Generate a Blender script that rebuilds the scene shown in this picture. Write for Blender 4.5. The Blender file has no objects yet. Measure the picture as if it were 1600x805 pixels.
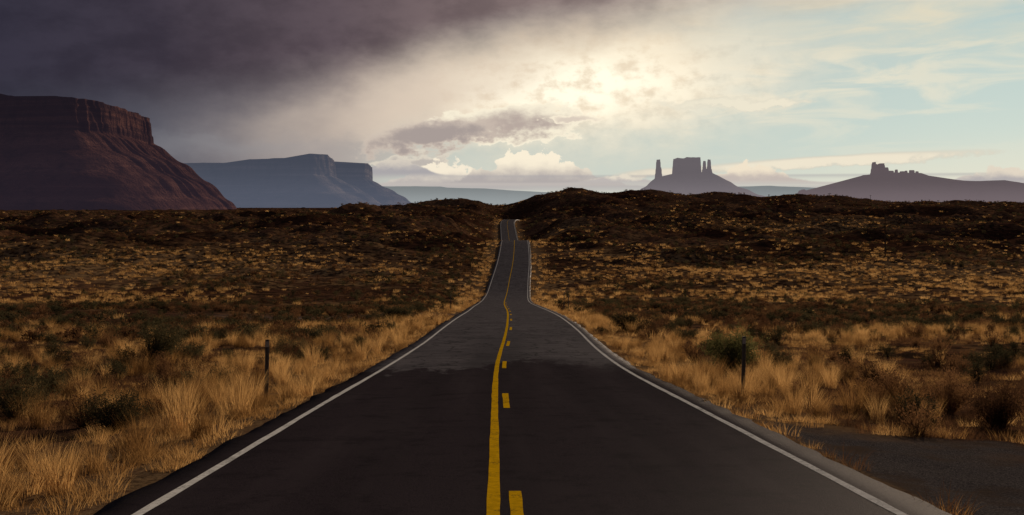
import bpy, math, numpy as np
rng=np.random.default_rng(7)
F=1700.0; HZ=318.0
def srgb(r,g,b,k=1.0):
    def f(c):
        c/=255.0
        return c/12.92 if c<=0.04045 else ((c+0.055)/1.055)**2.4
    return (f(r)*k,f(g)*k,f(b)*k,1.0)
sc=bpy.context.scene
# ------------------------------------------------------------ numpy helpers
def hsh(xi,yi,seed):
    xi=xi.astype(np.int64).astype(np.uint64); yi=yi.astype(np.int64).astype(np.uint64)
    h=xi*np.uint64(374761393)+yi*np.uint64(668265263)+np.uint64(seed*1442695+12345)
    h&=np.uint64(0xffffffff); h=(h^(h>>np.uint64(13)))*np.uint64(1274126177)
    h&=np.uint64(0xffffffff); h^=(h>>np.uint64(16))
    return h.astype(np.float64)/4294967295.0
def vn(x,y,seed=0):
    x=np.asarray(x,float);y=np.asarray(y,float)
    xi=np.floor(x);yi=np.floor(y);fx=x-xi;fy=y-yi
    fx=fx*fx*(3-2*fx);fy=fy*fy*(3-2*fy)
    a=hsh(xi,yi,seed);b=hsh(xi+1,yi,seed);c=hsh(xi,yi+1,seed);d=hsh(xi+1,yi+1,seed)
    return (a*(1-fx)+b*fx)*(1-fy)+(c*(1-fx)+d*fx)*fy
def fbm(x,y,seed=0,o=4):
    s=0;a=0.5;t=0
    for i in range(o):
        s=s+a*vn(x,y,seed+i*17);t+=a;a*=0.5
        x=np.asarray(x)*2.03+3.1;y=np.asarray(y)*2.01+7.7
    return s/t
def sst(a,b,x):
    t=np.clip((x-a)/(b-a),0,1);return t*t*(3-2*t)
def hermite(xs,ys):
    xs=np.array(xs,float);ys=np.array(ys,float)
    d=np.diff(ys)/np.diff(xs);m=np.empty_like(ys)
    m[0]=d[0];m[-1]=d[-1]
    w0=np.diff(xs)[1:];w1=np.diff(xs)[:-1]
    m[1:-1]=(d[:-1]*w0+d[1:]*w1)/(w0+w1)
    def f(x):
        x=np.asarray(x,float)
        i=np.clip(np.searchsorted(xs,x)-1,0,len(xs)-2)
        h=xs[i+1]-xs[i];t=(x-xs[i])/h
        tc=np.clip(t,0,1)
        v=(2*tc**3-3*tc**2+1)*ys[i]+(tc**3-2*tc**2+tc)*h*m[i]+(-2*tc**3+3*tc**2)*ys[i+1]+(tc**3-tc**2)*h*m[i+1]
        v=v+np.where(t<0,(t)*h*m[0],0)+np.where(t>1,(t-1)*h*m[-1],0)
        return v
    return f
def mesh_from(name,verts,faces,mat=None,smooth=False,link=True,fmat=None,mats=None):
    me=bpy.data.meshes.new(name)
    verts=np.asarray(verts,float);faces=np.asarray(faces,np.int64)
    n=faces.shape[1]
    me.vertices.add(len(verts));me.vertices.foreach_set('co',verts.ravel())
    me.loops.add(faces.size);me.loops.foreach_set('vertex_index',faces.ravel().astype(np.int32))
    me.polygons.add(len(faces))
    me.polygons.foreach_set('loop_start',(np.arange(len(faces))*n).astype(np.int32))
    me.polygons.foreach_set('loop_total',np.full(len(faces),n,np.int32))
    if smooth: me.polygons.foreach_set('use_smooth',np.ones(len(faces),bool))
    for m in (mats or ([mat] if mat else [])): me.materials.append(m)
    if fmat is not None: me.polygons.foreach_set('material_index',np.asarray(fmat,np.int32))
    me.update(calc_edges=True);me.validate()
    ob=bpy.data.objects.new(name,me)
    if link: sc.collection.objects.link(ob)
    return ob
def gridfaces(nr,nc,closed=False):
    r=np.arange(nr-1);c=np.arange(nc if closed else nc-1)
    R,C=np.meshgrid(r,c,indexing='ij');C2=(C+1)%nc
    return np.stack([R*nc+C,R*nc+C2,(R+1)*nc+C2,(R+1)*nc+C],-1).reshape(-1,4)
def attr(ob,name,vals):
    a=ob.data.attributes.new(name,'FLOAT','POINT');a.data.foreach_set('value',np.asarray(vals,np.float32).ravel())

# ------------------------------------------------------------ node helper
class NT:
    def __init__(s,nt): s.nt=nt
    def n(s,t,**k):
        nd=s.nt.nodes.new(t)
        for a,b in k.items(): setattr(nd,a,b)
        return nd
    def inp(s,sock,v):
        if v is None: return
        if isinstance(v,bpy.types.NodeSocket): s.nt.links.new(v,sock)
        else: sock.default_value=v
    def m(s,op,a,b=None,c=None,clamp=False):
        nd=s.n('ShaderNodeMath',operation=op);nd.use_clamp=clamp
        s.inp(nd.inputs[0],a);s.inp(nd.inputs[1],b);s.inp(nd.inputs[2],c);return nd.outputs[0]
    def mix(s,f,a,b,blend='MIX'):
        nd=s.n('ShaderNodeMix',data_type='RGBA',blend_type=blend)
        s.inp(nd.inputs[0],f);s.inp(nd.inputs[6],a);s.inp(nd.inputs[7],b);return nd.outputs[2]
    def xyz(s,x,y,z=0.0):
        nd=s.n('ShaderNodeCombineXYZ');s.inp(nd.inputs[0],x);s.inp(nd.inputs[1],y);s.inp(nd.inputs[2],z);return nd.outputs[0]
    def sep(s,v):
        nd=s.n('ShaderNodeSeparateXYZ');s.inp(nd.inputs[0],v);return nd.outputs
    def noise(s,v,scale,detail=5.0,rough=0.55,dist=0.0):
        nd=s.n('ShaderNodeTexNoise');s.inp(nd.inputs['Vector'],v)
        nd.inputs['Scale'].default_value=scale;nd.inputs['Detail'].default_value=detail
        nd.inputs['Roughness'].default_value=rough;nd.inputs['Distortion'].default_value=dist
        return nd.outputs[0]
    def sm(s,x,a,b,lo=0.0,hi=1.0):
        nd=s.n('ShaderNodeMapRange',interpolation_type='SMOOTHSTEP')
        s.inp(nd.inputs[0],x);s.inp(nd.inputs[1],a);s.inp(nd.inputs[2],b)
        nd.inputs[3].default_value=lo;nd.inputs[4].default_value=hi;return nd.outputs[0]
    def ramp(s,f,stops,interp='LINEAR'):
        nd=s.n('ShaderNodeValToRGB');cr=nd.color_ramp;cr.interpolation=interp
        while len(cr.elements)<len(stops): cr.elements.new(0.5)
        for e,(p,c) in zip(cr.elements,stops): e.position=p;e.color=c
        s.inp(nd.inputs[0],f);return nd.outputs[0]
    def attr(s,name):
        nd=s.n('ShaderNodeAttribute');nd.attribute_name=name;return nd.outputs['Fac']
def newmat(name):
    m=bpy.data.materials.new(name);m.use_nodes=True;m.node_tree.nodes.clear()
    return m,NT(m.node_tree)
def bumpn(t,bump,bs,bd):
    b=t.n('ShaderNodeBump');b.inputs['Strength'].default_value=bs;b.inputs['Distance'].default_value=bd
    t.inp(b.inputs['Height'],bump);return b.outputs[0]
def finish(t,col,rough=0.9,spec=0.2,bump=None,bs=0.3,bd=0.05,haze=None):
    p=t.n('ShaderNodeBsdfPrincipled');t.inp(p.inputs['Base Color'],col);t.inp(p.inputs['Roughness'],rough)
    p.inputs['Specular IOR Level'].default_value=spec
    if bump is not None: t.inp(p.inputs['Normal'],bumpn(t,bump,bs,bd))
    o=t.n('ShaderNodeOutputMaterial');t.nt.links.new(p.outputs[0],o.inputs[0])
    return p
def matte(t,col,bump=None,bs=0.3,bd=0.05,haze=None,gloss=None):
    p=t.n('ShaderNodeBsdfDiffuse');t.inp(p.inputs[0],col);p.inputs[1].default_value=0.6
    nrm=bumpn(t,bump,bs,bd) if bump is not None else None
    if nrm is not None: t.inp(p.inputs['Normal'],nrm)
    out=p.outputs[0]
    if haze is not None:
        e=t.n('ShaderNodeEmission');t.inp(e.inputs[0],haze[0]);t.inp(e.inputs[1],haze[1])
        a=t.n('ShaderNodeAddShader');t.nt.links.new(out,a.inputs[0]);t.nt.links.new(e.outputs[0],a.inputs[1]);out=a.outputs[0]
    if gloss is not None:
        g=t.n('ShaderNodeBsdfGlossy');t.inp(g.inputs['Roughness'],gloss[1]);g.inputs[0].default_value=(0.9,0.9,1,1)
        if nrm is not None: t.inp(g.inputs['Normal'],nrm)
        mx=t.n('ShaderNodeMixShader');t.inp(mx.inputs[0],gloss[0])
        t.nt.links.new(out,mx.inputs[1]);t.nt.links.new(g.outputs[0],mx.inputs[2]);out=mx.outputs[0]
    o=t.n('ShaderNodeOutputMaterial');t.nt.links.new(out,o.inputs[0])

# ------------------------------------------------------------ sky
SUN_EL=math.radians(15);SUN_AZ=math.radians(26)   # azimuth to the right of +Y
w=bpy.data.worlds.new("World");sc.world=w;w.use_nodes=True;w.node_tree.nodes.clear()
try: w.cycles.sampling_method='NONE'
except Exception as ex: print(ex)
t=NT(w.node_tree)
STR=0.1
def C(r,g,b,k=1.0): return srgb(r,g,b,k/STR)
tc=t.n('ShaderNodeTexCoord');d=t.sep(tc.outputs['Generated'])
az=t.m('MULTIPLY',t.m('ARCTAN2',d[0],d[1]),57.2958)
hyp=t.m('SQRT',t.m('ADD',t.m('MULTIPLY',d[0],d[0]),t.m('MULTIPLY',d[1],d[1])))
el=t.m('MULTIPLY',t.m('ARCTAN2',d[2],hyp),57.2958)
def A(px): return math.degrees(math.atan((px-800)/F))
def E(px,py): return math.degrees(math.atan((HZ-py)/F*math.cos(math.atan((px-800)/F))))
sky=t.n('ShaderNodeTexSky',sky_type='NISHITA');sky.sun_disc=False
sky.sun_elevation=SUN_EL;sky.sun_rotation=SUN_AZ;sky.air_density=1.0;sky.dust_density=0.6
PX=1/29.67
nA=t.noise(t.xyz(az,t.m('MULTIPLY',el,1.6),3.0),0.22,4.0,0.55)
nB=t.noise(t.xyz(az,t.m('MULTIPLY',el,1.9),19.0),0.30,5.0,0.58)
nF=t.noise(t.xyz(az,t.m('MULTIPLY',el,1.5),40.0),0.9,6.0,0.6)
nS=t.noise(t.xyz(t.m('ADD',az,t.m('MULTIPLY',el,1.5)),t.m('SUBTRACT',t.m('MULTIPLY',el,5.0),t.m('MULTIPLY',az,0.4)),7.0),0.16,6.0,0.55,0.6)
def c0(n): return t.m('SUBTRACT',n,0.5)
azw=t.m('ADD',az,t.m('MULTIPLY',c0(nA),4.0))
elw=t.m('ADD',t.m('ADD',el,t.m('MULTIPLY',c0(nB),2.2)),t.m('MULTIPLY',c0(nF),0.8))
def blob(px,py,sx,sy,slope=0.0,a=None,e=None):
    a=azw if a is None else a;e=elw if e is None else e
    dx=t.m('SUBTRACT',a,A(px));dy=t.m('SUBTRACT',e,E(px,py))
    if slope: dy=t.m('SUBTRACT',dy,t.m('MULTIPLY',dx,slope))
    dx=t.m('DIVIDE',dx,sx*PX);dy=t.m('DIVIDE',dy,sy*PX)
    return t.m('EXPONENT',t.m('MULTIPLY',t.m('ADD',t.m('MULTIPLY',dx,dx),t.m('MULTIPLY',dy,dy)),-0.5))
# clear sky
grad=t.ramp(t.m('DIVIDE',el,14.0,clamp=True),[(0,C(190,202,198)),(0.25,C(170,196,198)),(0.6,C(154,187,193)),(1,C(130,165,178))])
col=t.mix(0.94,sky.outputs[0],grad)
# thin cream streaks on the right and top right
m1=t.m('MULTIPLY',t.sm(nS,0.46,0.64),blob(1260,115,330,75))
col=t.mix(t.m('MULTIPLY',m1,0.9,clamp=True),col,C(230,226,206))
m1=t.m('MULTIPLY',t.m('ADD',0.75,t.m('MULTIPLY',c0(nS),2.8)),blob(1400,8,330,44,-0.03),clamp=True)
col=t.mix(m1,col,C(222,216,194))
# glow of the sun behind the thin edge of the deck
g1=t.m('MULTIPLY',blob(880,120,215,76,0.08),1.4,clamp=True)
col=t.mix(g1,col,C(238,221,194))
g2=t.m('MULTIPLY',blob(880,138,155,42,0.06),t.m('MULTIPLY',t.sm(nF,0.28,0.58),1.15),clamp=True)
col=t.mix(g2,col,C(255,246,222,1.15))
# left veil of rain cloud under the deck
veil=t.sm(t.m('ADD',azw,t.m('MULTIPLY',elw,-0.5)),A(690),A(440))
vcol=t.ramp(t.m('DIVIDE',t.m('SUBTRACT',azw,A(0)),A(700)-A(0),clamp=True),
   [(0,C(58,60,71)),(0.25,C(76,77,88)),(0.5,C(108,104,110)),(0.75,C(150,140,138)),(1,C(198,182,169))])
vcol=t.mix(t.sm(el,0.0,7.0),t.mix(1.0,vcol,(1.12,1.14,1.16,1),'MULTIPLY'),t.mix(1.0,vcol,(0.94,0.92,0.92,1),'MULTIPLY'))
col=t.mix(veil,col,vcol)
col=t.mix(t.m('MULTIPLY',blob(640,158,135,44,0.3),0.85),col,C(220,202,183))
col=t.mix(t.m('MULTIPLY',blob(400,232,200,14,-0.02),0.35),col,C(146,146,150))
# main dark deck : lower edge is a diagonal
edge=t.n('ShaderNodeFloatCurve')
cu=edge.mapping.curves[0]
def q(px): return (A(px)+30)/60
pts=[(-400,190),(0,165),(200,155),(400,140),(560,114),(700,80),(850,56),(1000,36),(1150,8),(1400,-80)]
for i,(px,py) in enumerate(pts):
    x=q(px);y=E(px,py)/20
    if i==0: cu.points[0].location=(0,y)
    elif i==len(pts)-1: cu.points[-1].location=(1,y)
    else: cu.points.new(x,y)
edge.mapping.update()
t.inp(edge.inputs['Value'],t.m('DIVIDE',t.m('ADD',az,30.0),60.0,clamp=True))
ed=t.m('MULTIPLY',edge.outputs[0],20.0)
above=t.m('SUBTRACT',t.m('ADD',t.m('MULTIPLY',elw,0.6),t.m('MULTIPLY',el,0.4)),ed)
deck=t.sm(above,-1.7,2.0)
dcol=t.ramp(t.m('DIVIDE',t.m('SUBTRACT',t.m('ADD',t.m('MULTIPLY',azw,0.5),t.m('MULTIPLY',az,0.5)),A(0)),A(1100)-A(0),clamp=True),
   [(0,C(52,49,62)),(0.2,C(60,54,65)),(0.45,C(90,78,84)),(0.65,C(118,102,102)),(0.85,C(146,129,124)),(1,C(184,168,154))])
dcol=t.mix(t.sm(nB,0.36,0.68),t.mix(1.0,dcol,(1.12,1.12,1.12,1),'MULTIPLY'),t.mix(1.0,dcol,(0.82,0.82,0.84,1),'MULTIPLY'))
col=t.mix(deck,col,dcol)
# broken cloud with bright rim, thick core
def cloud(bl,k,thr,soft,rim,core,cs,thick=0.45,nz=None):
    global col
    den=t.m('ADD',bl,t.m('MULTIPLY',c0(nz or nF),k))
    msk=t.sm(den,thr,thr+soft)
    cc=t.mix(t.sm(den,thr+cs,thr+thick),rim,core)
    col=t.mix(msk,col,cc)
cloud(blob(800,196,110,24,0.03),1.1,0.40,0.12,C(250,240,216),C(184,169,160),0.05,0.6)
cloud(blob(680,212,100,22,0.12),1.0,0.40,0.3,C(216,200,184),C(168,156,151),0.02,0.5)
cloud(blob(905,186,45,8,0.0),0.9,0.5,0.15,C(250,238,214),C(220,206,190),0.1)
cloud(blob(640,250,60,9,0.1),1.1,0.5,0.2,C(226,216,198),C(190,182,174),0.05)
# long lens cloud on the right
cloud(blob(1300,252,190,8,0.05,az,t.m('ADD',el,t.m('MULTIPLY',c0(nF),0.5))),0.8,0.42,0.3,C(214,208,192),C(238,228,206),0.1)
cloud(blob(1040,270,70,7,0.04,az,t.m('ADD',el,t.m('MULTIPLY',c0(nF),0.5))),0.8,0.45,0.3,C(214,208,192),C(230,220,200),0.1)
cloud(blob(1150,160,120,8,0.0),1.0,0.45,0.4,C(222,216,198),C(238,230,208),0.1)
# low cumulus: flat bases, billowed tops
nC=t.noise(t.xyz(az,t.m('MULTIPLY',el,1.1),77.0),1.3,6.0,0.55)
def cumulus(px,base,wd,ht,top=(250,238,214),bot=(176,168,166)):
    global col
    b0=E(px,base)
    e2=t.m('SUBTRACT',el,b0)
    dx=t.m('DIVIDE',t.m('SUBTRACT',az,A(px)),wd*PX)
    hh=t.m('MULTIPLY',t.m('EXPONENT',t.m('MULTIPLY',t.m('MULTIPLY',dx,dx),-0.9)),ht*PX)
    hh=t.m('MULTIPLY',hh,t.m('ADD',0.1,t.m('MULTIPLY',nC,1.8)))
    dd=t.m('SUBTRACT',hh,e2)
    msk=t.m('MULTIPLY',t.sm(dd,0.0,0.14),t.sm(e2,-0.35,0.1))
    hf=t.m('DIVIDE',t.m('ADD',e2,t.m('MULTIPLY',c0(nF),1.0)),ht*PX)
    cc=t.mix(t.sm(hf,0.1,0.75),C(*bot),C(*top))
    col=t.mix(msk,col,cc)
cumulus(690,293,68,40,(246,234,212),(186,178,174));cumulus(830,291,92,56);cumulus(620,272,38,30,(214,204,190),(170,166,168))
cumulus(1170,284,55,28,(240,226,202),(196,184,176));cumulus(1575,286,60,24,(226,214,196),(178,172,172))
cumulus(970,284,50,12,(228,218,200),(190,182,178))
# horizon haze
col=t.mix(t.sm(el,1.6,0.0,0.0,0.4),col,C(200,202,196))
# high overhead and behind: dark cloud added out of view to cut fill light
col=t.mix(t.sm(el,13.0,22.0),col,C(72,76,86))
col=t.mix(t.sm(t.m('ABSOLUTE',az),40.0,75.0),col,C(74,75,84))
bg=t.n('ShaderNodeBackground');bg.inputs[1].default_value=STR;t.inp(bg.inputs[0],col)
wo=t.n('ShaderNodeOutputWorld');t.nt.links.new(bg.outputs[0],wo.inputs[0])

sd=bpy.data.lights.new('sun','SUN');sd.energy=5.0;sd.angle=math.radians(0.5);sd.color=(1.0,0.78,0.52)
so=bpy.data.objects.new('sun',sd);sc.collection.objects.link(so)
so.rotation_euler=(math.pi/2-SUN_EL,0,math.pi-SUN_AZ)
so.location=(100,200,100)

# ------------------------------------------------------------ camera
cd=bpy.data.cameras.new('camera');cam=bpy.data.objects.new('camera',cd);sc.collection.objects.link(cam)
cam.rotation_euler=(math.pi/2,0,0);cd.sensor_width=36;cd.lens=F/1600*36;cd.shift_y=(HZ-402.5)/1600
cd.clip_start=0.1;cd.clip_end=60000
sc.camera=cam

# ------------------------------------------------------------ road profile
RY=[0,10,20,32,44,56,74,92,124,150,172,190,208,238,268,293,320,380,430,470,527,600,650,720,900]
RZ=[-1.957,-2.857,-3.757,-4.84,-5.75,-6.5,-7.75,-9.15,-11.67,-13.7,-15.1,-15.6,-14.95,-13.2,-11.5,-10.3,-10.9,-15.2,-16.6,-16.2,-13.6,-10.2,-9.6,-11.5,-16]
zr=hermite(RY,RZ)
XY=[-60,10,32,56,92,124,172,208,238,293,380,470,527,600,650,900]
XX=[0.98,0.07,-0.24,-0.15,-0.27,-0.72,-0.98,-0.45,0.25,0.75,0.3,-1.0,-1.8,-2.4,-1.0,20]
xc=hermite(XY,XX)
base=hermite([-60,0,32,60,100,170,210,250,300,400,500,700,900,1300,2500,7000,16000],
             [3.0,-2.5,-5.5,-7.6,-10.4,-14.8,-14.6,-13.4,-12.0,-11.0,-9.6,-6.2,-4.5,-8,-14,-18,-24])
def bp(px,py,Y,sx,sy): return ((px-800)*Y/F,Y,(HZ-py)*Y/F,sx,sy)
BUMPS=[bp(905,297,800,32,60),bp(1000,300,840,40,70),bp(1120,304,850,40,60),bp(1260,308,860,50,60),bp(1450,319,850,150,90),
 bp(550,316,650,13,25),bp(700,314,760,26,40),bp(620,322,720,24,40),
 bp(1080,336,420,13,22),bp(1010,354,390,18,22),bp(1180,350,430,24,22),bp(620,341,400,18,24),bp(500,344,380,22,24),bp(700,350,470,12,22),
 bp(842,339,540,7,20),bp(640,364,300,16,16),bp(420,360,330,24,18),bp(930,360,330,11,15),bp(1350,346,420,30,22),bp(1500,362,330,22,18),
 bp(200,336,600,50,40),bp(60,342,430,36,22),bp(1450,332,560,36,28),bp(1280,326,620,36,28),bp(890,330,600,14,24),bp(970,322,680,26,30),bp(1080,320,700,28,30),
 bp(250,350,400,24,20),bp(340,339,520,30,24),bp(560,386,262,14,11),bp(330,388,262,20,11),bp(1050,384,266,14,10),bp(1240,380,272,18,12),bp(100,378,280,20,13)]
def H(X,Y,full=False):
    X=np.asarray(X,float);Y=np.asarray(Y,float)
    b=base(Y)-4.5*sst(-20,-160,X)*sst(450,650,Y)
    z=b.copy()
    for (bx,by,bz,sx,sy) in BUMPS:
        amp=max(bz-float(base(by)),0.5)
        z=np.maximum(z,b+amp*np.exp(-0.5*(((X-bx)/sx)**2+((Y-by)/sy)**2)))
    am=np.interp(Y,[0,60,200,300,500,900,1300,16000],[0.22,0.35,0.7,2.2,3.6,3.0,5,12])
    n1=fbm(X/22,Y/26,1,5)-0.5
    rg=1-np.abs(2*fbm(X/34+5,Y/40,9,4)-1)*2.2
    z=z+am*(n1*1.8+np.clip(rg,-0.4,1)*0.5*(Y>1))
    hm=np.clip(fbm(X/9,Y/11,71,3)-0.48,0,1)*4.0
    z=z+hm*np.interp(Y,[100,180,300,600,800,900],[0.0,0.35,1.3,2.0,0.9,0.3])
    z=z+ (fbm(X/1.3,Y/1.3,31,3)-0.5)*0.22*np.interp(Y,[0,60,150],[1,1,0])
    dd=np.abs(X-xc(Y));road=np.interp(Y,[600,700,760],[1,1,0])
    R=np.interp(Y,[0,40,200,300,400,600],[5,7,16,14,24,24])
    wgt=sst(3.9,4.3+R,dd)
    rz=zr(Y)-0.10-0.0009*np.clip(Y,0,700)-0.10*sst(4.0,5.2,dd)+(fbm(X/0.8,Y/0.8,51,3)-0.5)*0.10*sst(4.1,4.8,dd)
    pull=sst(21,13,Y)*sst(3.5,4.2,X)*sst(12,9,X)
    wgt=wgt*(1-pull*0.9)
    z=np.where(road>0,(rz*(1-wgt)+z*wgt)*road+z*(1-road),z)
    return z
def gravel(X,Y):
    n=fbm(X/1.5,Y/1.5,71,4)-0.5
    g=sst(4.2,4.4,X)*sst(21.5,17.0,Y+n*7+ (X-5)*0.95)
    trk=np.exp(-(((Y-(92+ (X+4)*-0.35))/5.0)**2))*sst(-3,-5,X)*sst(-34,-22,X)
    return g,trk
# open grassy flats between the hills
def flats(X,Y):
    return np.clip(np.exp(-(((X-108)/32)**2+((Y-395)/26)**2))+np.exp(-(((X+95)/60)**2+((Y-235)/30)**2))+0.8*np.exp(-(((X-70)/45)**2+((Y-215)/26)**2))+0.8*np.exp(-(((X-22)/9)**2+((Y-440)/26)**2)),0,1)
ys=[-60.0]
while ys[-1]<16000:
    y=ys[-1];ys.append(y+(1.2 if y<4 else max(0.22,0.0075*y)))
ys=np.array(ys);NC=620
s=np.linspace(-1,1,NC)
S=s*0.30+0.70*np.sign(s)*np.abs(s)**2.6
Wd=60+0.8*np.clip(ys,0,None)
X=S[None,:]*Wd[:,None];Y=np.repeat(ys[:,None],NC,1)
Z=H(X,Y)
gr,trk=gravel(X,Y);fl_=flats(X,Y)
m,t=newmat('desert_ground')
geo=t.n('ShaderNodeNewGeometry').outputs['Position'];p=t.sep(geo)
n1=t.noise(geo,0.05,5,0.6);n2=t.noise(geo,0.6,6,0.65);n3=t.noise(geo,9.0,4,0.7);n4=t.noise(geo,0.16,5,0.6);n5=t.noise(geo,0.018,4,0.6)
c=t.ramp(n1,[(0.3,(0.088,0.040,0.026,1)),(0.55,(0.135,0.062,0.038,1)),(0.75,(0.19,0.092,0.054,1))])
c=t.mix(t.sm(n2,0.42,0.6),c,(0.042,0.025,0.017,1))
gd=t.m('MULTIPLY',t.m('MULTIPLY',t.sm(n4,0.42,0.58),t.sm(n5,0.40,0.54)),t.sm(n2,0.56,0.44))
c=t.mix(t.m('MULTIPLY',gd,t.attr('meadow')),c,(0.31,0.19,0.088,1))
c=t.mix(t.m('MULTIPLY',t.sm(n3,0.5,0.7),0.5),c,(0.19,0.115,0.06,1))
c=t.mix(t.m('MULTIPLY',t.attr('hill_shade'),t.sm(n5,0.58,0.44)),c,t.mix(1.0,c,(0.55,0.50,0.50,1),'MULTIPLY'))  # cloud shadow over the hills, painted as a darker soil colour
c=t.mix(t.m('MULTIPLY',t.attr('flats'),t.sm(n2,0.60,0.40)),c,(0.34,0.21,0.10,1))
vg=t.m('MULTIPLY',t.attr('verge'),t.sm(n3,0.3,0.6))
c=t.mix(vg,c,(0.22,0.14,0.075,1))
gn=t.noise(geo,40.0,3,0.7)
gc=t.ramp(gn,[(0.3,(0.030,0.026,0.028,1)),(0.52,(0.080,0.069,0.070,1)),(0.70,(0.21,0.185,0.17,1))])
gc=t.mix(t.sm(n2,0.5,0.65),gc,(0.085,0.062,0.050,1))
c=t.mix(t.attr('gravel'),c,gc)
c=t.mix(t.m('MULTIPLY',t.attr('track'),0.8),c,(0.20,0.14,0.11,1))
hb=t.m('ADD',t.m('MULTIPLY',n3,0.6),t.m('MULTIPLY',gn,0.3))
matte(t,c,hb,0.8,0.06)
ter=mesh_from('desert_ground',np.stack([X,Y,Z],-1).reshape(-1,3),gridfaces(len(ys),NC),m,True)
attr(ter,'gravel',gr);attr(ter,'track',trk);attr(ter,'flats',fl_)
attr(ter,'meadow',np.interp(Y,[0,40,200,270,330,16000],[0.4,0.8,1,0.8,0.3,0.15]))
attr(ter,'hill_shade',np.interp(Y,[0,60,120,240,300,16000],[0.2,0.3,0.6,0.7,1,1]))
dl=np.abs(X-xc(Y));attr(ter,'verge',sst(3.8,4.2,dl)*sst(8.5,5.0,dl)*(Y<700))

# ------------------------------------------------------------ road
def ribbon(name,y0,y1,offs,lift,mat,step=0.5,parent=None,skirt=False,jit=None):
    yy=[y0]
    while yy[-1]<y1: yy.append(min(y1,yy[-1]+max(step*0.6,min(4.0,0.012*abs(yy[-1])))))
    yy=np.array(yy)
    cx=xc(yy);V=[];U=[]
    for k,o in enumerate(offs):
        oo=o(yy) if callable(o) else np.full_like(yy,o)
        if jit is not None and (k==0 or k==len(offs)-1):
            oo=oo+(fbm(yy/0.9,yy*0+k*9,61,3)-0.5)*jit
        crown=0.02*(1-np.abs(oo)/3.9)
        V.append(np.stack([cx+oo,yy,zr(yy)+crown+lift],-1));U.append(oo)
    if skirt:
        a=V[0].copy();a[:,0]-=0.05;a[:,2]-=0.6;b=V[-1].copy();b[:,0]+=0.05;b[:,2]-=0.6
        V=[a]+V+[b];U=[U[0]]+U+[U[-1]]
    V=np.stack(V,1);U=np.stack(U,1)
    ob=mesh_from(name,V.reshape(-1,3),gridfaces(V.shape[0],V.shape[1]),mat,True)
    attr(ob,'lat',U.reshape(-1))
    if parent: ob.parent=parent
    return ob
m,t=newmat('asphalt')
geo=t.n('ShaderNodeNewGeometry').outputs['Position'];p=t.sep(geo);lat=t.attr('lat')
n1=t.noise(geo,0.5,6,0.6);fine=t.noise(geo,70,3,0.8);agg=t.noise(geo,22,4,0.8);blot=t.noise(geo,1.6,6,0.7)
long=t.noise(t.xyz(t.m('MULTIPLY',lat,1.3),t.m('MULTIPLY',p[1],0.10),0.0),1.0,5,0.55)
wheel=t.m('MULTIPLY',t.m('ADD',t.m('COSINE',t.m('MULTIPLY',lat,3.59)),1.0),0.5)
new=t.mix(t.sm(fine,0.30,0.68),(0.014,0.010,0.014,1),(0.056,0.043,0.050,1))
new=t.mix(t.m('MULTIPLY',t.sm(long,0.42,0.70),0.6),new,(0.056,0.044,0.050,1))
new=t.mix(t.m('MULTIPLY',t.sm(blot,0.48,0.68),0.45),new,(0.013,0.010,0.013,1))
new=t.mix(t.m('MULTIPLY',wheel,0.2),new,(0.010,0.008,0.010,1))
old=t.mix(t.sm(agg,0.3,0.7),(0.060,0.053,0.060,1),(0.135,0.120,0.128,1))
old=t.mix(t.m('MULTIPLY',t.sm(n1,0.42,0.62),0.5),old,(0.042,0.036,0.041,1))
old=t.mix(t.m('MULTIPLY',t.sm(long,0.5,0.7),0.35),old,(0.14,0.122,0.13,1))
vor=t.n('ShaderNodeTexVoronoi',feature='DISTANCE_TO_EDGE');vor.inputs['Scale'].default_value=0.7
wv=t.n('ShaderNodeVectorMath',operation='ADD');t.inp(wv.inputs[0],geo);
nv=t.n('ShaderNodeTexNoise');nv.inputs['Scale'].default_value=1.5;t.inp(nv.inputs['Vector'],geo)
t.inp(wv.inputs[1],nv.outputs['Color']);t.inp(vor.inputs['Vector'],wv.outputs[0])
crack=t.sm(vor.outputs[0],0.05,0.0)
old=t.mix(t.m('MULTIPLY',crack,0.85),old,(0.012,0.010,0.010,1))
pn=t.m('ADD',p[1],t.m('MULTIPLY',t.m('SUBTRACT',t.noise(t.xyz(t.m('MULTIPLY',lat,1.4),t.m('MULTIPLY',p[1],0.30),0),1.0,6,0.7),0.5),12.0))
pn=t.m('ADD',pn,t.m('MULTIPLY',t.sm(t.m('ABSOLUTE',t.m('ADD',lat,-0.6)),2.2,0.2),-4.0))
isold=t.sm(pn,30.0,t.m('ADD',31.6,t.m('MULTIPLY',t.sm(lat,0.0,2.5),5.0)))
c=t.mix(isold,new,old)
mid=t.m('MULTIPLY',t.sm(t.m('ABSOLUTE',t.m('ADD',lat,0.3)),1.4,0.5),t.sm(p[1],60,34))
c=t.mix(t.m('MULTIPLY',t.m('MULTIPLY',mid,isold),0.6),c,(0.022,0.018,0.021,1))
c=t.mix(t.m('MULTIPLY',t.sm(t.m('ABSOLUTE',lat),3.6,4.0),t.sm(agg,0.45,0.6)),c,(0.06,0.045,0.034,1))
matte(t,c,t.m('ADD',fine,t.m('MULTIPLY',agg,0.6)),0.5,0.012,gloss=(t.m('ADD',0.007,t.m('MULTIPLY',isold,0.020)),0.42))
road=ribbon('road',-60,760,[-3.95,-3.6,-2,-1,0,1,2,3.6,3.95],0.0,m,0.5,skirt=True,jit=0.22)
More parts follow.
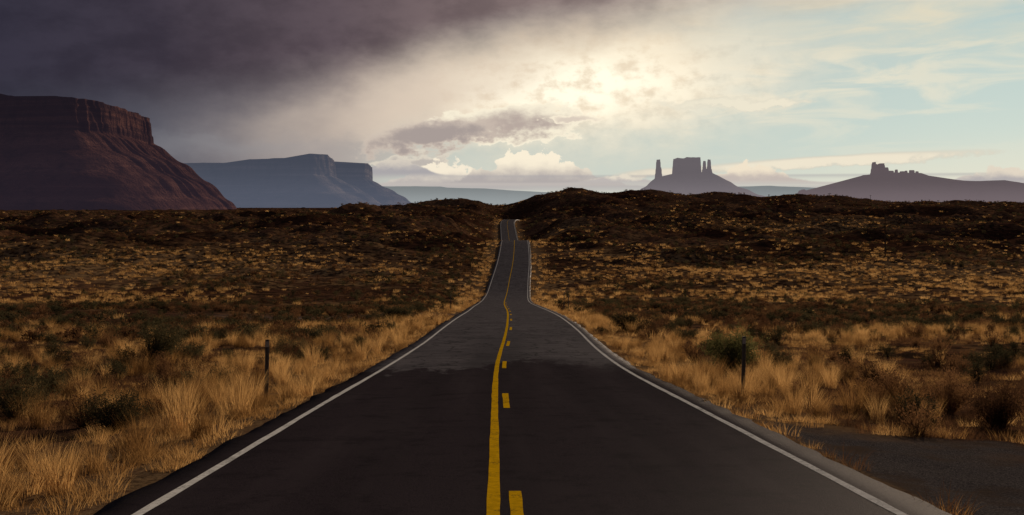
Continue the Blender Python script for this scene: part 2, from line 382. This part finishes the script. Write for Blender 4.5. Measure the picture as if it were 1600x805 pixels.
def paint(name,colr,wear):
    m,t=newmat(name);geo=t.n('ShaderNodeNewGeometry').outputs['Position']
    a=t.noise(geo,30,5,0.75);b=t.noise(geo,2.2,5,0.7)
    f2=t.noise(geo,8,4,0.6)
    c=t.mix(t.sm(f2,0.3,0.7),tuple(x*0.75 for x in colr[:3])+(1,),colr)
    c=t.mix(t.m('MULTIPLY',t.sm(t.m('ADD',t.m('MULTIPLY',a,0.6),t.m('MULTIPLY',b,0.4)),0.52,0.60),0.8),c,tuple(0.2*x+0.02 for x in colr[:3])+(1,))
    matte(t,c,a,0.3,0.004);return m
mw=paint('white_line_paint',(0.80,0.78,0.76,1),0.08);my=paint('yellow_line_paint',(0.85,0.48,0.010,1),0.12)
ribbon('edge_line_1',-60,700,[-3.555,-3.445],0.004,mw,0.5,road,jit=0.025)
ribbon('edge_line_2',-60,700,[3.445,3.555],0.004,mw,0.5,road,jit=0.025)
yo=lambda y: np.interp(y,[0,12,35,60,120],[-0.25,-0.24,-0.20,-0.12,-0.10])
ribbon('center_line',-60,700,[lambda y:yo(y)-0.065,lambda y:yo(y)+0.065],0.004,my,0.5,road,jit=0.02)
e=11.1-11.85*5;k=0
while e<160:
    ribbon('dash_%d'%k,e-3.2,e,[lambda y:yo(y)+0.155,lambda y:yo(y)+0.28],0.004,my,0.5,road,jit=0.02);e+=11.85;k+=1

# ------------------------------------------------------------ mesas
def rock_mat(name,cliff,talus,light,haze,hs,lo,hi,sc_=1.0):
    m,t=newmat(name);geo=t.n('ShaderNodeNewGeometry').outputs['Position'];p=t.sep(geo)
    st=t.noise(t.xyz(t.m('MULTIPLY',p[0],0.002*sc_),t.m('MULTIPLY',p[1],0.002*sc_),t.m('MULTIPLY',p[2],0.07*sc_)),1.0,6,0.7)
    rough=t.noise(geo,0.02*sc_,8,0.65);fi=t.noise(t.xyz(p[0],p[1],t.m('MULTIPLY',p[2],0.25)),0.06*sc_,5,0.65)
    c=t.mix(t.attr('cliff'),talus,cliff)
    c=t.mix(t.m('MULTIPLY',t.sm(st,0.45,0.62),0.85),c,light)
    c=t.mix(t.m('MULTIPLY',t.sm(rough,0.48,0.66),0.7),c,t.mix(1.0,c,(0.35,0.36,0.42,1),'MULTIPLY'))
    c=t.mix(t.m('MULTIPLY',t.sm(fi,0.50,0.66),0.6),c,t.mix(1.0,c,(0.4,0.38,0.42,1),'MULTIPLY'))
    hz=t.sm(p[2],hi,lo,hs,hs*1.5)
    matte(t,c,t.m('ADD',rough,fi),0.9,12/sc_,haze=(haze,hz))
    return m
def resample(pts,n):
    pts=np.array(pts,float);q_=np.vstack([pts,pts[:1]])
    sg=np.r_[0,np.cumsum(np.hypot(*np.diff(q_,axis=0).T))]
    u=np.linspace(0,sg[-1],n,endpoint=False)
    return np.stack([np.interp(u,sg,q_[:,0]),np.interp(u,sg,q_[:,1])],-1),sg[-1]
def smoothc(P,k):
    if k<2: return P
    n=len(P);ker=np.hanning(k+2)[1:-1];ker/=ker.sum();out=np.zeros_like(P)
    for i,wt in enumerate(ker): out+=wt*np.roll(P,i-k//2,axis=0)
    return out
def mesa(pts,zt,zf,zb,wid,n=700,nt=26,ncl=14,flute=14,gul=22,gs=90,seed=0,round_=0.03,lean=0.12,power=1.35,steps=2,capn=4,big=3):
    P,L=resample(pts,n);P=smoothc(P,max(2,int(n*round_)))
    Ns=smoothc(P,max(3,int(n*0.06)));T=np.roll(Ns,-1,0)-np.roll(Ns,1,0);T/=np.hypot(T[:,0],T[:,1])[:,None]+1e-9
    N=np.stack([T[:,1],-T[:,0]],-1)
    cen=P.mean(0)
    if ((P-cen)*N).sum()<0: N=-N
    ZT=zt(P[:,0],P[:,1]) if callable(zt) else np.full(n,float(zt))
    ZF=zf(P[:,0],P[:,1]) if callable(zf) else np.full(n,float(zf))
    W=wid(N[:,0],N[:,1]) if callable(wid) else np.full(n,float(wid))
    fx,fy=P[:,0],P[:,1]
    fl=(1-np.abs(2*fbm(fx/(gs*0.5),fy/(gs*0.5),seed+3,4)-1)*1.6)*flute+(fbm(fx/(gs*2.2),fy/(gs*2.2),seed+5,2)-0.5)*flute*big
    gl=(1-np.abs(2*fbm(fx/gs,fy/gs,seed+8,4)-1)*2)
    rings=[];cl=[]
    cliffH=np.maximum(ZT-ZF,0.1)
    for i in range(nt+1):
        tt=i/nt
        off=W*(1-tt)**power+cliffH*lean
        wob=(fbm(fx/gs*1.7+tt*1.3,fy/gs*1.7+tt*2.1,seed+12,4)-0.5)
        off=off+gul*gl*math.sin(math.pi*min(1,tt*0.85+0.1))+wob*gul*0.9*(1-tt*0.4)+fl*tt
        z=zb+(ZF-zb)*(tt+0.02*math.sin(tt*math.pi*7))
        z=z+(fbm(fx/60+tt*5,fy/60,seed+21,3)-0.5)*(ZF-zb)*0.05*(0<i<nt)
        rings.append(np.stack([fx+N[:,0]*off,fy+N[:,1]*off,z],-1));cl.append(np.full(n,0.0))
    for i in range(1,ncl+1):
        tt=i/ncl
        stp=np.floor(tt*steps+0.3)/steps*0.6+tt*0.4
        off=cliffH*lean*(1-stp)+fl*(1-0.25*tt)+(fbm(fx/(gs*0.25),fy/(gs*0.25)+tt*1.5,seed+33,3)-0.5)*flute*0.7
        z=ZF+cliffH*tt
        if i==ncl: z=z+(fbm(fx/(gs*0.6),fy/(gs*0.6),seed+41,3)-0.5)*cliffH*0.10
        rings.append(np.stack([fx+N[:,0]*off,fy+N[:,1]*off,z],-1));cl.append(np.full(n,1.0))
    top=rings[-1]
    for i in range(1,capn+1):
        k=1-i/capn*0.98
        r=top.copy();r[:,0]=cen[0]+(top[:,0]-cen[0])*k;r[:,1]=cen[1]+(top[:,1]-cen[1])*k
        if callable(zt): r[:,2]=zt(r[:,0],r[:,1])
        rings.append(r);cl.append(np.full(n,0.6))
    V=np.stack(rings,0);return V.reshape(-1,3),gridfaces(V.shape[0],n,True),np.concatenate(cl)
def build(name,parts,mat):
    V=[];Fc=[];Cc=[];o=0
    for v,f,c in parts: V.append(v);Fc.append(f+o);Cc.append(c);o+=len(v)
    ob=mesh_from(name,np.vstack(V),np.vstack(Fc),mat,False);attr(ob,'cliff',np.concatenate(Cc));return ob
def pos(px,Y): return (px-800)*Y/F
def zz(py,Y): return (HZ-py)*Y/F
Y0=2500
mat=rock_mat('red_mesa_rock',(0.066,0.034,0.033,1),(0.098,0.045,0.038,1),(0.17,0.082,0.066,1),srgb(48,42,54),0.32,-10,250)  # dark rock albedos also carry the cloud shadow on this mesa
xr=pos(136,Y0)
pl=[(-2600,Y0+80),(-1500,Y0-40),(-1250,Y0+10),(xr-20,Y0-30),(xr,Y0+120),(xr-60,Y0+600),(-1500,Y0+900),(-2600,Y0+900)]
zt=lambda x,y:np.interp(x,[-2600,pos(0,Y0),pos(20,Y0),pos(40,Y0),pos(100,Y0),pos(130,Y0),pos(146,Y0)],[290,zz(146,Y0),zz(149,Y0),zz(152,Y0),zz(152,Y0),zz(154,Y0),zz(162,Y0)])
part1=mesa(pl,zt,zz(206,Y0),-16,lambda nx,ny:235+60*np.clip(-ny,0,1),n=1500,nt=34,flute=12,gul=36,gs=80,seed=3,round_=0.006,lean=0.13,power=1.15)
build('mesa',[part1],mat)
Y1=5000
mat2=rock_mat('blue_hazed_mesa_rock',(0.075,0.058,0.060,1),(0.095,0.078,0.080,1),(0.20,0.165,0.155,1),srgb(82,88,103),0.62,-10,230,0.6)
xr=pos(508,Y1)
pl=[(-3600,Y1+100),(-2300,Y1),(-1700,Y1+60),(-1250,Y1-40),(xr-30,Y1-150),(xr,Y1),(xr-80,Y1+700),(-3600,Y1+900)]
zt=lambda x,y:np.interp(x,[-3600,pos(235,Y1),pos(330,Y1),pos(388,Y1),pos(398,Y1),pos(480,Y1),pos(492,Y1),pos(516,Y1)],[185,zz(256,Y1),zz(261,Y1),zz(258,Y1),zz(250,Y1),zz(249,Y1),zz(243,Y1),zz(242,Y1)])
pa=mesa(pl,zt,lambda x,y:zt(x,y)-95,-18,lambda nx,ny:240+120*np.clip(-ny,0,1),n=1400,nt=26,flute=18,gul=55,gs=170,seed=11,round_=0.005,power=1.2,big=1.2,lean=0.06)
Y2=6000;xr=pos(571,Y2)
pl=[(-2200,Y2),(-1200,Y2-60),(xr-10,Y2-60),(xr,Y2+60),(xr-60,Y2+700),(-2200,Y2+700)]
zt2=lambda x,y:np.interp(x,[-2200,pos(520,Y2),pos(530,Y2),pos(578,Y2)],[215,zz(252,Y2),zz(255,Y2),zz(256,Y2)])
pb=mesa(pl,zt2,zz(280,Y2),-18,260,n=1000,nt=24,flute=12,gul=40,gs=150,seed=17,round_=0.003,power=1.1,lean=0.03,big=0.5)
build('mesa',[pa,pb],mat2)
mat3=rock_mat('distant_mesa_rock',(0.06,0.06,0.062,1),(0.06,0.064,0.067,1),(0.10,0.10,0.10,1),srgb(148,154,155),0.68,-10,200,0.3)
Y3=12500
def flat(px0,px1,prof,seed,Yf=Y3,cl=70,wd=500):
    pl=[(pos(px0,Yf),Yf),((pos(px0,Yf)+pos(px1,Yf))/2,Yf-300),(pos(px1,Yf),Yf),(pos(px1,Yf),Yf+900),(pos(px0,Yf),Yf+900)]
    fx=lambda x,y:np.interp(x,[pos(a,Yf) for a,b in prof],[zz(b,Yf) for a,b in prof])
    return mesa(pl,fx,lambda x,y:fx(x,y)*0.6,-25,wd,n=900,nt=14,ncl=8,flute=30,gul=90,gs=300,seed=seed,round_=0.01)
build('distant_mesa',[flat(480,866,[(480,288),(620,292),(690,292),(700,294),(760,295),(800,298),(866,301)],23),
                      flat(1110,1420,[(1110,292),(1200,291),(1260,294),(1420,296)],29)],mat3)
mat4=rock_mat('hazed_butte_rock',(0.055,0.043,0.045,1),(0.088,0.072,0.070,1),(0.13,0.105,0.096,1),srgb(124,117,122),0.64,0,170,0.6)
Y4=6000
def ell(cx,cy,a,b,n=24): 
    th=np.linspace(0,2*np.pi,n,endpoint=False);return [(cx+a*math.cos(q_),cy+b*math.sin(q_)) for q_ in th]
def box(cx,cy,a,b): return [(cx-a,cy-b),(cx+a,cy-b),(cx+a,cy+b),(cx-a,cy+b)]
def zi(prof,Yf): return lambda x,y:np.interp(x,[pos(a,Yf) for a,b in prof],[zz(b,Yf) for a,b in prof])
zt4=zi([(1020,281),(1030,277),(1050,272),(1070,270),(1110,270),(1118,274),(1150,288)],Y4)
tal=mesa([(pos(1022,Y4),Y4),(pos(1060,Y4),Y4-45),(pos(1120,Y4),Y4-30),(pos(1135,Y4),Y4+20),(pos(1110,Y4),Y4+90),(pos(1040,Y4),Y4+70)],
   zt4,lambda x,y:zt4(x,y)-4,-20,lambda nx,ny:np.where(nx<0,190,330)+60*np.abs(ny),n=800,nt=30,ncl=3,flute=5,gul=26,gs=90,seed=37,power=1.25)
def tower(px,w_,ty,by,Yf,seed,dep=1.0,lean=0.06,fl=0.12,bx=True,n=140,topf=None,dy=0):
    a=w_/2*Yf/F
    return mesa(box(pos(px,Yf),Yf+dy,a*0.85,a*dep) if bx else ell(pos(px,Yf),Yf+dy,a*0.8,a*dep*0.8),topf or zz(ty,Yf),zz(by,Yf),zz(by,Yf)-60,a*0.5,n=n,nt=5,ncl=14,
      flute=a*fl,gul=a*0.1,gs=max(8,a*1.2),seed=seed,lean=lean,round_=0.06,steps=3)
parts=[tal,tower(1029,4.5,250,281,Y4,41,1.3,0.075,0.3),tower(1029.5,7,262,283,Y4,42,1.2,0.10,0.3,dy=6),
 tower(1074,42,248,273,Y4,43,0.8,0.05,0.07,n=400,topf=zi([(1050,252),(1056,248),(1066,249),(1070,247),(1092,247),(1097,251)],Y4)),
 tower(1101,3.6,252,271,Y4,45,1.3,0.08,0.35,dy=10),tower(1108,4.4,250,272,Y4,47,1.3,0.08,0.35),tower(1105,12,264,274,Y4,48,1,0.2,0.2,dy=8),tower(1058,12,262,275,Y4,49,1,0.3,0.1,dy=-40)]
build('butte_with_spires',parts,mat4)
Y5=6500
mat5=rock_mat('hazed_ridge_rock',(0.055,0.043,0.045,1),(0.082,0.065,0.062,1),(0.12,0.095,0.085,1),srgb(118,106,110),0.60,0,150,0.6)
prof=[(1215,305),(1250,302),(1285,293),(1310,287),(1340,282),(1358,273),(1390,270),(1432,271),(1450,279),(1480,286),(1530,283),(1560,282),(1600,288),(1660,284),(1760,294),(2000,300)]
z5=zi(prof,Y5)
rid=mesa([(pos(1262,Y5),Y5),(pos(1380,Y5),Y5-60),(pos(1560,Y5),Y5-80),(pos(1950,Y5),Y5),(pos(1950,Y5),Y5+150),(pos(1262,Y5),Y5+100)],
   z5,lambda x,y:z5(x,y)-6,-20,lambda nx,ny:260.0+0*nx,n=1400,nt=26,ncl=4,flute=14,gul=45,gs=120,seed=53,power=1.15)
parts=[rid]
for i,(px,w_,ty) in enumerate([(1365,4,254),(1371,6,257),(1378,8,256),(1384,4,262),(1391,7,267),(1402,3,265),(1409,5,268),(1416,3,267),(1426,5,266),(1432,3,268)]):
    parts.append(tower(px,w_,ty,276,Y5,60+i,1.2,0.14,0.4,n=90,dy=(i%3)*14-10))
parts.append(tower(1241,5,297,309,Y5,81,1,1.2,0.2,dy=-200))
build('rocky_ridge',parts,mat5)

# ------------------------------------------------------------ vegetation
def vegmat(name,stops,trans=0.4,hue=0.0):
    m,t=newmat(name);oi=t.n('ShaderNodeObjectInfo').outputs['Random']
    geo=t.n('ShaderNodeNewGeometry').outputs['Position']
    n=t.noise(geo,1.2,2,0.6)
    f=t.m('ADD',t.m('MULTIPLY',oi,0.65),t.m('MULTIPLY',n,0.4),clamp=True)
    c=t.ramp(f,stops)
    df=t.n('ShaderNodeBsdfDiffuse');tr=t.n('ShaderNodeBsdfTranslucent');mx=t.n('ShaderNodeMixShader')
    t.inp(df.inputs[0],c);t.inp(tr.inputs[0],c);mx.inputs[0].default_value=trans
    t.nt.links.new(df.outputs[0],mx.inputs[1]);t.nt.links.new(tr.outputs[0],mx.inputs[2])
    o=t.n('ShaderNodeOutputMaterial');t.nt.links.new(mx.outputs[0],o.inputs[0]);return m
mg=vegmat('dry_grass',[(0.1,(0.12,0.058,0.022,1)),(0.45,(0.29,0.160,0.060,1)),(0.85,(0.60,0.37,0.155,1))],0.55)
mb=vegmat('brown_shrub',[(0.1,(0.042,0.022,0.013,1)),(0.5,(0.095,0.047,0.025,1)),(0.9,(0.20,0.105,0.050,1))],0.4)
ms=vegmat('sagebrush',[(0.1,(0.024,0.021,0.013,1)),(0.5,(0.052,0.045,0.025,1)),(0.9,(0.10,0.082,0.042,1))],0.3)
mgreen=vegmat('green_shrub',[(0.1,(0.07,0.070,0.028,1)),(0.9,(0.14,0.13,0.052,1))],0.4)
def tuft(n,h,spread,wd,bend,seed,segs=4,vary=0.45):
    r=np.random.default_rng(seed);V=[];Fc=[]
    th=r.uniform(0,2*np.pi,n);rad=spread*np.sqrt(r.uniform(0,1,n))*0.45
    bx=rad*np.cos(th);by=rad*np.sin(th);hh=h*r.uniform(1-vary,1,n)
    la=th+r.normal(0,0.5,n);bd=bend*r.uniform(0.2,1,n)*hh
    wa=r.uniform(0,np.pi,n)
    o=0
    for k in range(segs+1):
        q_=k/segs
        x=bx+np.cos(la)*bd*q_**1.8;y=by+np.sin(la)*bd*q_**1.8;z=hh*(q_-0.12*bd/hh*q_**2)
        ww=wd*(1-q_**1.5*0.93)/2
        V.append(np.stack([x-np.cos(wa)*ww,y-np.sin(wa)*ww,z],-1));V.append(np.stack([x+np.cos(wa)*ww,y+np.sin(wa)*ww,z],-1))
    V=np.stack(V,1)
    m_=2*(segs+1)
    for k in range(segs):
        b=np.arange(n)*m_+2*k
        Fc.append(np.stack([b,b+1,b+3,b+2],-1))
    return V.reshape(-1,3)-np.array([0,0,0.03]),np.vstack(Fc)
def shrub(nst,nleaf,R,Hh,leaf,seed):
    r=np.random.default_rng(seed);V=[];Fc=[];o=0
    lobes=[(r.uniform(-0.5,0.5)*R,r.uniform(-0.5,0.5)*R,r.uniform(0.45,0.75)*Hh,r.uniform(0.3,0.55)) for _ in range(6)]
    tips=[]
    for i in range(nst):
        l=lobes[r.integers(6)];dirn=r.normal(0,1,3);dirn/=np.linalg.norm(dirn)
        tip=np.array([l[0],l[1],l[2]])+dirn*np.array([R*l[3],R*l[3],Hh*l[3]*0.8])*r.uniform(0.6,1.1)
        tip[2]=max(tip[2],0.08*Hh);tips.append(tip)
        b=np.array([r.uniform(-.12,.12)*R,r.uniform(-.12,.12)*R,-0.03]);md=(b+tip)/2+r.normal(0,0.06*R,3)
        a=r.uniform(0,np.pi);wv_=np.array([math.cos(a),math.sin(a),0])
        ws=[0.010*R+0.003,0.006*R+0.002,0.0015]
        for pnt,ww in zip((b,md,tip),ws): V+= [pnt-wv_*ww,pnt+wv_*ww]
        Fc+=[[o,o+1,o+3,o+2],[o+2,o+3,o+5,o+4]];o+=6
    tips=np.array(tips)
    idx=r.integers(0,nst,nleaf);cpos=tips[idx]*r.uniform(0.72,1.04,(nleaf,1))+r.normal(0,0.05*R,(nleaf,3))
    cpos[:,2]=np.abs(cpos[:,2])
    d1=r.normal(0,1,(nleaf,3));d1[:,2]+=0.7;d1/=np.linalg.norm(d1,axis=1)[:,None]
    d2=np.cross(d1,r.normal(0,1,(nleaf,3)));d2/=np.linalg.norm(d2,axis=1)[:,None]
    L=leaf*r.uniform(0.6,1.4,(nleaf,1))
    LV=np.stack([cpos-d2*L*0.10,cpos+d1*L*0.5-d2*L*0.14,cpos+d1*L,cpos+d1*L*0.5+d2*L*0.14],1).reshape(-1,3)
    LF=np.arange(nleaf*4).reshape(-1,4)+o
    return np.vstack([np.array(V),LV]),np.vstack([np.array(Fc),LF])
def coll(name,items):
    c=bpy.data.collections.new(name)
    for i,(V,Fc,mt) in enumerate(items):
        o=mesh_from('%s_plant_%02d'%(name,i),V,Fc,mt,False,link=False);c.objects.link(o)
    return c
def scatter(name,P,scl,rot,idx,c):
    me=bpy.data.meshes.new(name);me.vertices.add(len(P));me.vertices.foreach_set('co',np.asarray(P,np.float32).ravel())
    ob=bpy.data.objects.new(name,me);sc.collection.objects.link(ob)
    attr(ob,'scl',scl);attr(ob,'rotz',rot)
    a=me.attributes.new('idx','INT','POINT');a.data.foreach_set('value',np.asarray(idx,np.int32))
    ng=bpy.data.node_groups.new(name,'GeometryNodeTree')
    ng.interface.new_socket('Geometry',in_out='INPUT',socket_type='NodeSocketGeometry')
    ng.interface.new_socket('Geometry',in_out='OUTPUT',socket_type='NodeSocketGeometry')
    N=ng.nodes;L=ng.links
    gi=N.new('NodeGroupInput');go=N.new('NodeGroupOutput')
    m2p=N.new('GeometryNodeMeshToPoints');iop=N.new('GeometryNodeInstanceOnPoints')
    ci=N.new('GeometryNodeCollectionInfo');ci.inputs['Collection'].default_value=c
    ci.inputs['Separate Children'].default_value=True;ci.inputs['Reset Children'].default_value=True
    def na(nm,ty):
        x=N.new('GeometryNodeInputNamedAttribute');x.data_type=ty;x.inputs['Name'].default_value=nm
        return [q_ for q_ in x.outputs if q_.enabled and q_.name=='Attribute'][0]
    cx=N.new('ShaderNodeCombineXYZ');L.new(na('rotz','FLOAT'),cx.inputs[2])
    L.new(gi.outputs[0],m2p.inputs['Mesh']);L.new(m2p.outputs[0],iop.inputs['Points'])
    L.new(ci.outputs[0],iop.inputs['Instance']);iop.inputs['Pick Instance'].default_value=True
    L.new(na('idx','INT'),iop.inputs['Instance Index']);L.new(cx.outputs[0],iop.inputs['Rotation'])
    cs=N.new('ShaderNodeCombineXYZ');s_=na('scl','FLOAT')
    for i in range(3): L.new(s_,cs.inputs[i])
    L.new(cs.outputs[0],iop.inputs['Scale']);L.new(iop.outputs[0],go.inputs[0])
    md=ob.modifiers.new('scatter','NODES');md.node_group=ng
    return ob
def pts(y0,y1,dens,keep,seed,wide=0.55,pad=6):
    r=np.random.default_rng(seed)
    area=(y1-y0)*(2*pad+wide*(y0+y1));n=int(area*dens)
    yy=np.sqrt(r.uniform((y0+pad/wide)**2,(y1+pad/wide)**2,n))-pad/wide
    xx=r.uniform(-1,1,n)*(pad+wide*yy)
    dd=np.abs(xx-xc(yy));g,tk=gravel(xx,yy)
    pr=keep(xx,yy,dd)*(g<0.25)*(1-np.clip(tk*1.5,0,1))*((dd>4.15)|(yy>740))
    k=r.uniform(0,1,n)<pr
    xx=xx[k];yy=yy[k];return xx,yy,H(xx,yy),r
def patch(x,y,sc1=9,seed=101): return fbm(x/sc1,y/(sc1*1.3),seed,4)
tall=coll('tall_grass',[(*tuft(170,0.85,0.34,0.006,0.55,i),mg) for i in range(3)]+[(*tuft(120,0.52,0.40,0.005,0.8,10+i),mg) for i in range(3)])
lowc=coll('low_grass',[(*tuft(60,0.22,0.45,0.006,0.9,20+i),mg) for i in range(3)]+[(*tuft(46,0.26,0.5,0.007,1.1,25+i),mb) for i in range(2)])
shc=coll('scrub',[(*shrub(70,1100,0.55,0.55,0.05,30+i),ms) for i in range(3)]+[(*shrub(110,600,0.6,0.58,0.05,40+i),mb) for i in range(3)])
farc=coll('far_scrub',[(*tuft(60,0.5,0.9,0.022,0.7,50+i,segs=2),mg) for i in range(3)]+[(*shrub(24,190,0.75,0.6,0.14,60+i),ms) for i in range(2)]+[(*shrub(24,190,0.75,0.55,0.14,70+i),mb) for i in range(2)])
x,y,z,r=pts(5,75,1.9,lambda x,y,d: np.clip(sst(0.52,0.64,patch(x,y,5))*0.9+0.85*sst(4.5,5.4,d)*sst(10,6,d)*sst(0.42,0.56,patch(x,y,3,131)),0,1),1)
scatter('tall_grass',np.stack([x,y,z],-1),r.uniform(0.5,1.15,len(x)),r.uniform(0,6.28,len(x)),r.integers(0,6,len(x)),tall)
x,y,z,r=pts(4,60,8,lambda x,y,d: 0.12+0.7*sst(0.42,0.6,patch(x,y,4,111))+0.5*sst(7,4.4,d),2)
pg=sst(0.45,0.6,patch(x,y,5,117));isg=r.uniform(0,1,len(x))<0.2+0.6*pg+0.4*sst(7,5,np.abs(x-xc(y)))
scatter('low_grass',np.stack([x,y,z],-1),r.uniform(0.6,1.3,len(x)),r.uniform(0,6.28,len(x)),np.where(isg,r.integers(0,3,len(x)),r.integers(3,5,len(x))),lowc)
x,y,z,r=pts(10,120,0.32,lambda x,y,d: sst(5.5,9,d)*(0.15+sst(0.44,0.58,patch(x,y,8,151))),3)
scatter('desert_scrub',np.stack([x,y,z],-1),r.uniform(0.4,1.5,len(x)),r.uniform(0,6.28,len(x)),r.integers(0,6,len(x)),shc)
def gold(x,y): return sst(0.44,0.56,patch(x,y,26,171))
XS=[];YS=[];ZS=[];SC=[];ID=[]
for (a,b,dn,sd_,ss) in [(55,130,1.2,4,0.9),(130,260,0.6,5,1.05),(260,480,0.24,6,1.15),(480,950,0.06,7,1.6)]:
    x,y,z,r=pts(a,b,dn,lambda x,y,d: np.clip(0.15+1.0*sst(0.35,0.65,patch(x,y,12,181))+0.6*sst(9,4,d)+0.4*flats(x,y),0,1),sd_)
    gp=np.clip(gold(x,y)*np.interp(y,[60,250,330,500,900],[0.85,0.8,0.32,0.24,0.14])+0.08+0.9*sst(10,5,np.abs(x-xc(y)))+0.75*flats(x,y),0,0.97)
    isg=r.uniform(0,1,len(x))<gp
    idd=np.where(isg,r.integers(0,3,len(x)),r.integers(3,7,len(x)))
    XS.append(x);YS.append(y);ZS.append(z);SC.append(ss*(0.4+1.1*r.uniform(0,1,len(x))**2.2));ID.append(idd)
x=np.concatenate(XS);y=np.concatenate(YS);z=np.concatenate(ZS)
scatter('distant_scrub',np.stack([x,y,z],-1),np.concatenate(SC),rng.uniform(0,6.28,len(x)),np.concatenate(ID),farc)
print('far',len(x))
def bush(name,px,py,Y,R,Hh,mt,seed,nl=4200,leaf=0.05,ns=200):
    V,Fc=shrub(ns,nl,R,Hh,leaf,seed);ob=mesh_from(name,V,Fc,mt)
    X_=pos(px,Y);ob.location=(X_,Y,float(H(np.array([X_]),np.array([float(Y)]))[0]));return ob
bush('green_bush',1140,520,37,1.4,1.5,mgreen,201,7500,0.08)
bush('brown_bush',1410,590,23,0.85,1.0,mb,202);bush('brown_bush',1480,590,24,0.9,1.0,mb,203)
bush('brown_bush',1560,590,21,0.95,0.95,mb,204);bush('brown_bush',1370,560,30,0.8,0.8,mb,205)
bush('sagebrush_bush',240,500,42,1.8,1.6,ms,206,6500,0.08);bush('sagebrush_bush',180,600,20,0.9,0.7,ms,207)
bush('sagebrush_bush',455,520,44,0.9,0.9,ms,208);bush('sagebrush_bush',990,520,60,1.6,1.2,ms,209,5000,0.09)
bush('sagebrush_bush',610,480,75,1.8,1.3,ms,210,4000,0.12);bush('sagebrush_bush',30,590,24,1.2,1.0,ms,211,4500,0.06)

# ------------------------------------------------------------ posts
m,t=newmat('weathered_steel');geo=t.n('ShaderNodeNewGeometry').outputs['Position']
finish(t,t.ramp(t.noise(geo,12,5,0.7),[(0.3,(0.04,0.037,0.035,1)),(0.7,(0.12,0.11,0.10,1))]),0.6,0.4);msteel=m
m,t=newmat('weathered_wood');geo=t.n('ShaderNodeNewGeometry').outputs['Position']
finish(t,t.ramp(t.noise(geo,6,5,0.7),[(0.3,(0.04,0.026,0.018,1)),(0.7,(0.10,0.07,0.05,1))]),0.9,0.1);mwood=m
m,t=newmat('reflector');finish(t,(0.28,0.27,0.25,1),0.3,0.5);mref=m
def post(px,Y,hh,lateral=None):
    X_=pos(px,Y);g=float(H(np.array([X_]),np.array([float(Y)]))[0])
    pr=[(-.045,0),(-.045,.004),(-.022,.004),(-.018,.03),(.018,.03),(.022,.004),(.045,.004),(.045,0),(.026,-.0),(.021,.025),(-.021,.025),(-.026,0)]
    n=len(pr);V=[(a,b,-0.3) for a,b in pr]+[(a,b,hh) for a,b in pr]
    me=bpy.data.meshes.new('delineator_post')
    fs=[(i,(i+1)%n,n+(i+1)%n,n+i) for i in range(n)]+[tuple(range(n,2*n))]
    me.from_pydata(V,[],fs);me.materials.append(msteel);me.materials.append(mref)
    import bmesh
    bm=bmesh.new();bm.from_mesh(me)
    r=bmesh.ops.create_cube(bm,size=1.0)
    for v in r['verts']: v.co=(v.co.x*0.075,v.co.y*0.006-0.006,v.co.z*0.13+hh-0.1)
    for f in set(f for v in r['verts'] for f in v.link_faces): f.material_index=1
    for kz in np.arange(0.1,hh-0.3,0.12):
        r=bmesh.ops.create_cube(bm,size=1.0)
        for v in r['verts']: v.co=(v.co.x*0.012,v.co.y*0.006+0.0225,v.co.z*0.02+kz)
    bm.to_mesh(me);bm.free()
    ob=bpy.data.objects.new('delineator_post',me);sc.collection.objects.link(ob)
    ob.location=(X_,Y,g);ob.rotation_euler=(0,math.radians(1.0),math.radians(8));return ob
post(416,24.3,1.38);post(1161,24.3,1.44)
post(704,110,1.6);post(881,105,1.9);post(888,112,1.6);post(735,190,1.5)
def pole(px,Y,hh):
    X_=pos(px,Y);g=float(H(np.array([X_]),np.array([float(Y)]))[0])
    me=bpy.data.meshes.new('utility_pole');import bmesh
    bm=bmesh.new()
    r=bmesh.ops.create_cone(bm,cap_ends=True,segments=10,radius1=0.17,radius2=0.11,depth=hh+1)
    for v in r['verts']: v.co.z+=(hh+1)/2-1
    def bx(cx,cy,cz,sx,sy,sz):
        r=bmesh.ops.create_cube(bm,size=1.0)
        for v in r['verts']: v.co=(v.co.x*sx+cx,v.co.y*sy+cy,v.co.z*sz+cz)
    bx(0,-0.17,hh-0.5,2.2,0.1,0.12)
    for o_ in (-1,-0.4,0.4,1): bx(o_,-0.17,hh-0.36,0.07,0.07,0.16)
    bm.to_mesh(me);bm.free();me.materials.append(mwood)
    ob=bpy.data.objects.new('utility_pole',me);sc.collection.objects.link(ob);ob.location=(X_,Y,g);ob.rotation_euler[2]=math.radians(35)
pole(1240,430,7.5);pole(1047,760,7);pole(1383,250,9.5);pole(1360,800,6)
sc.view_settings.view_transform='Standard'
sc.view_settings.look='None';sc.view_settings.exposure=0
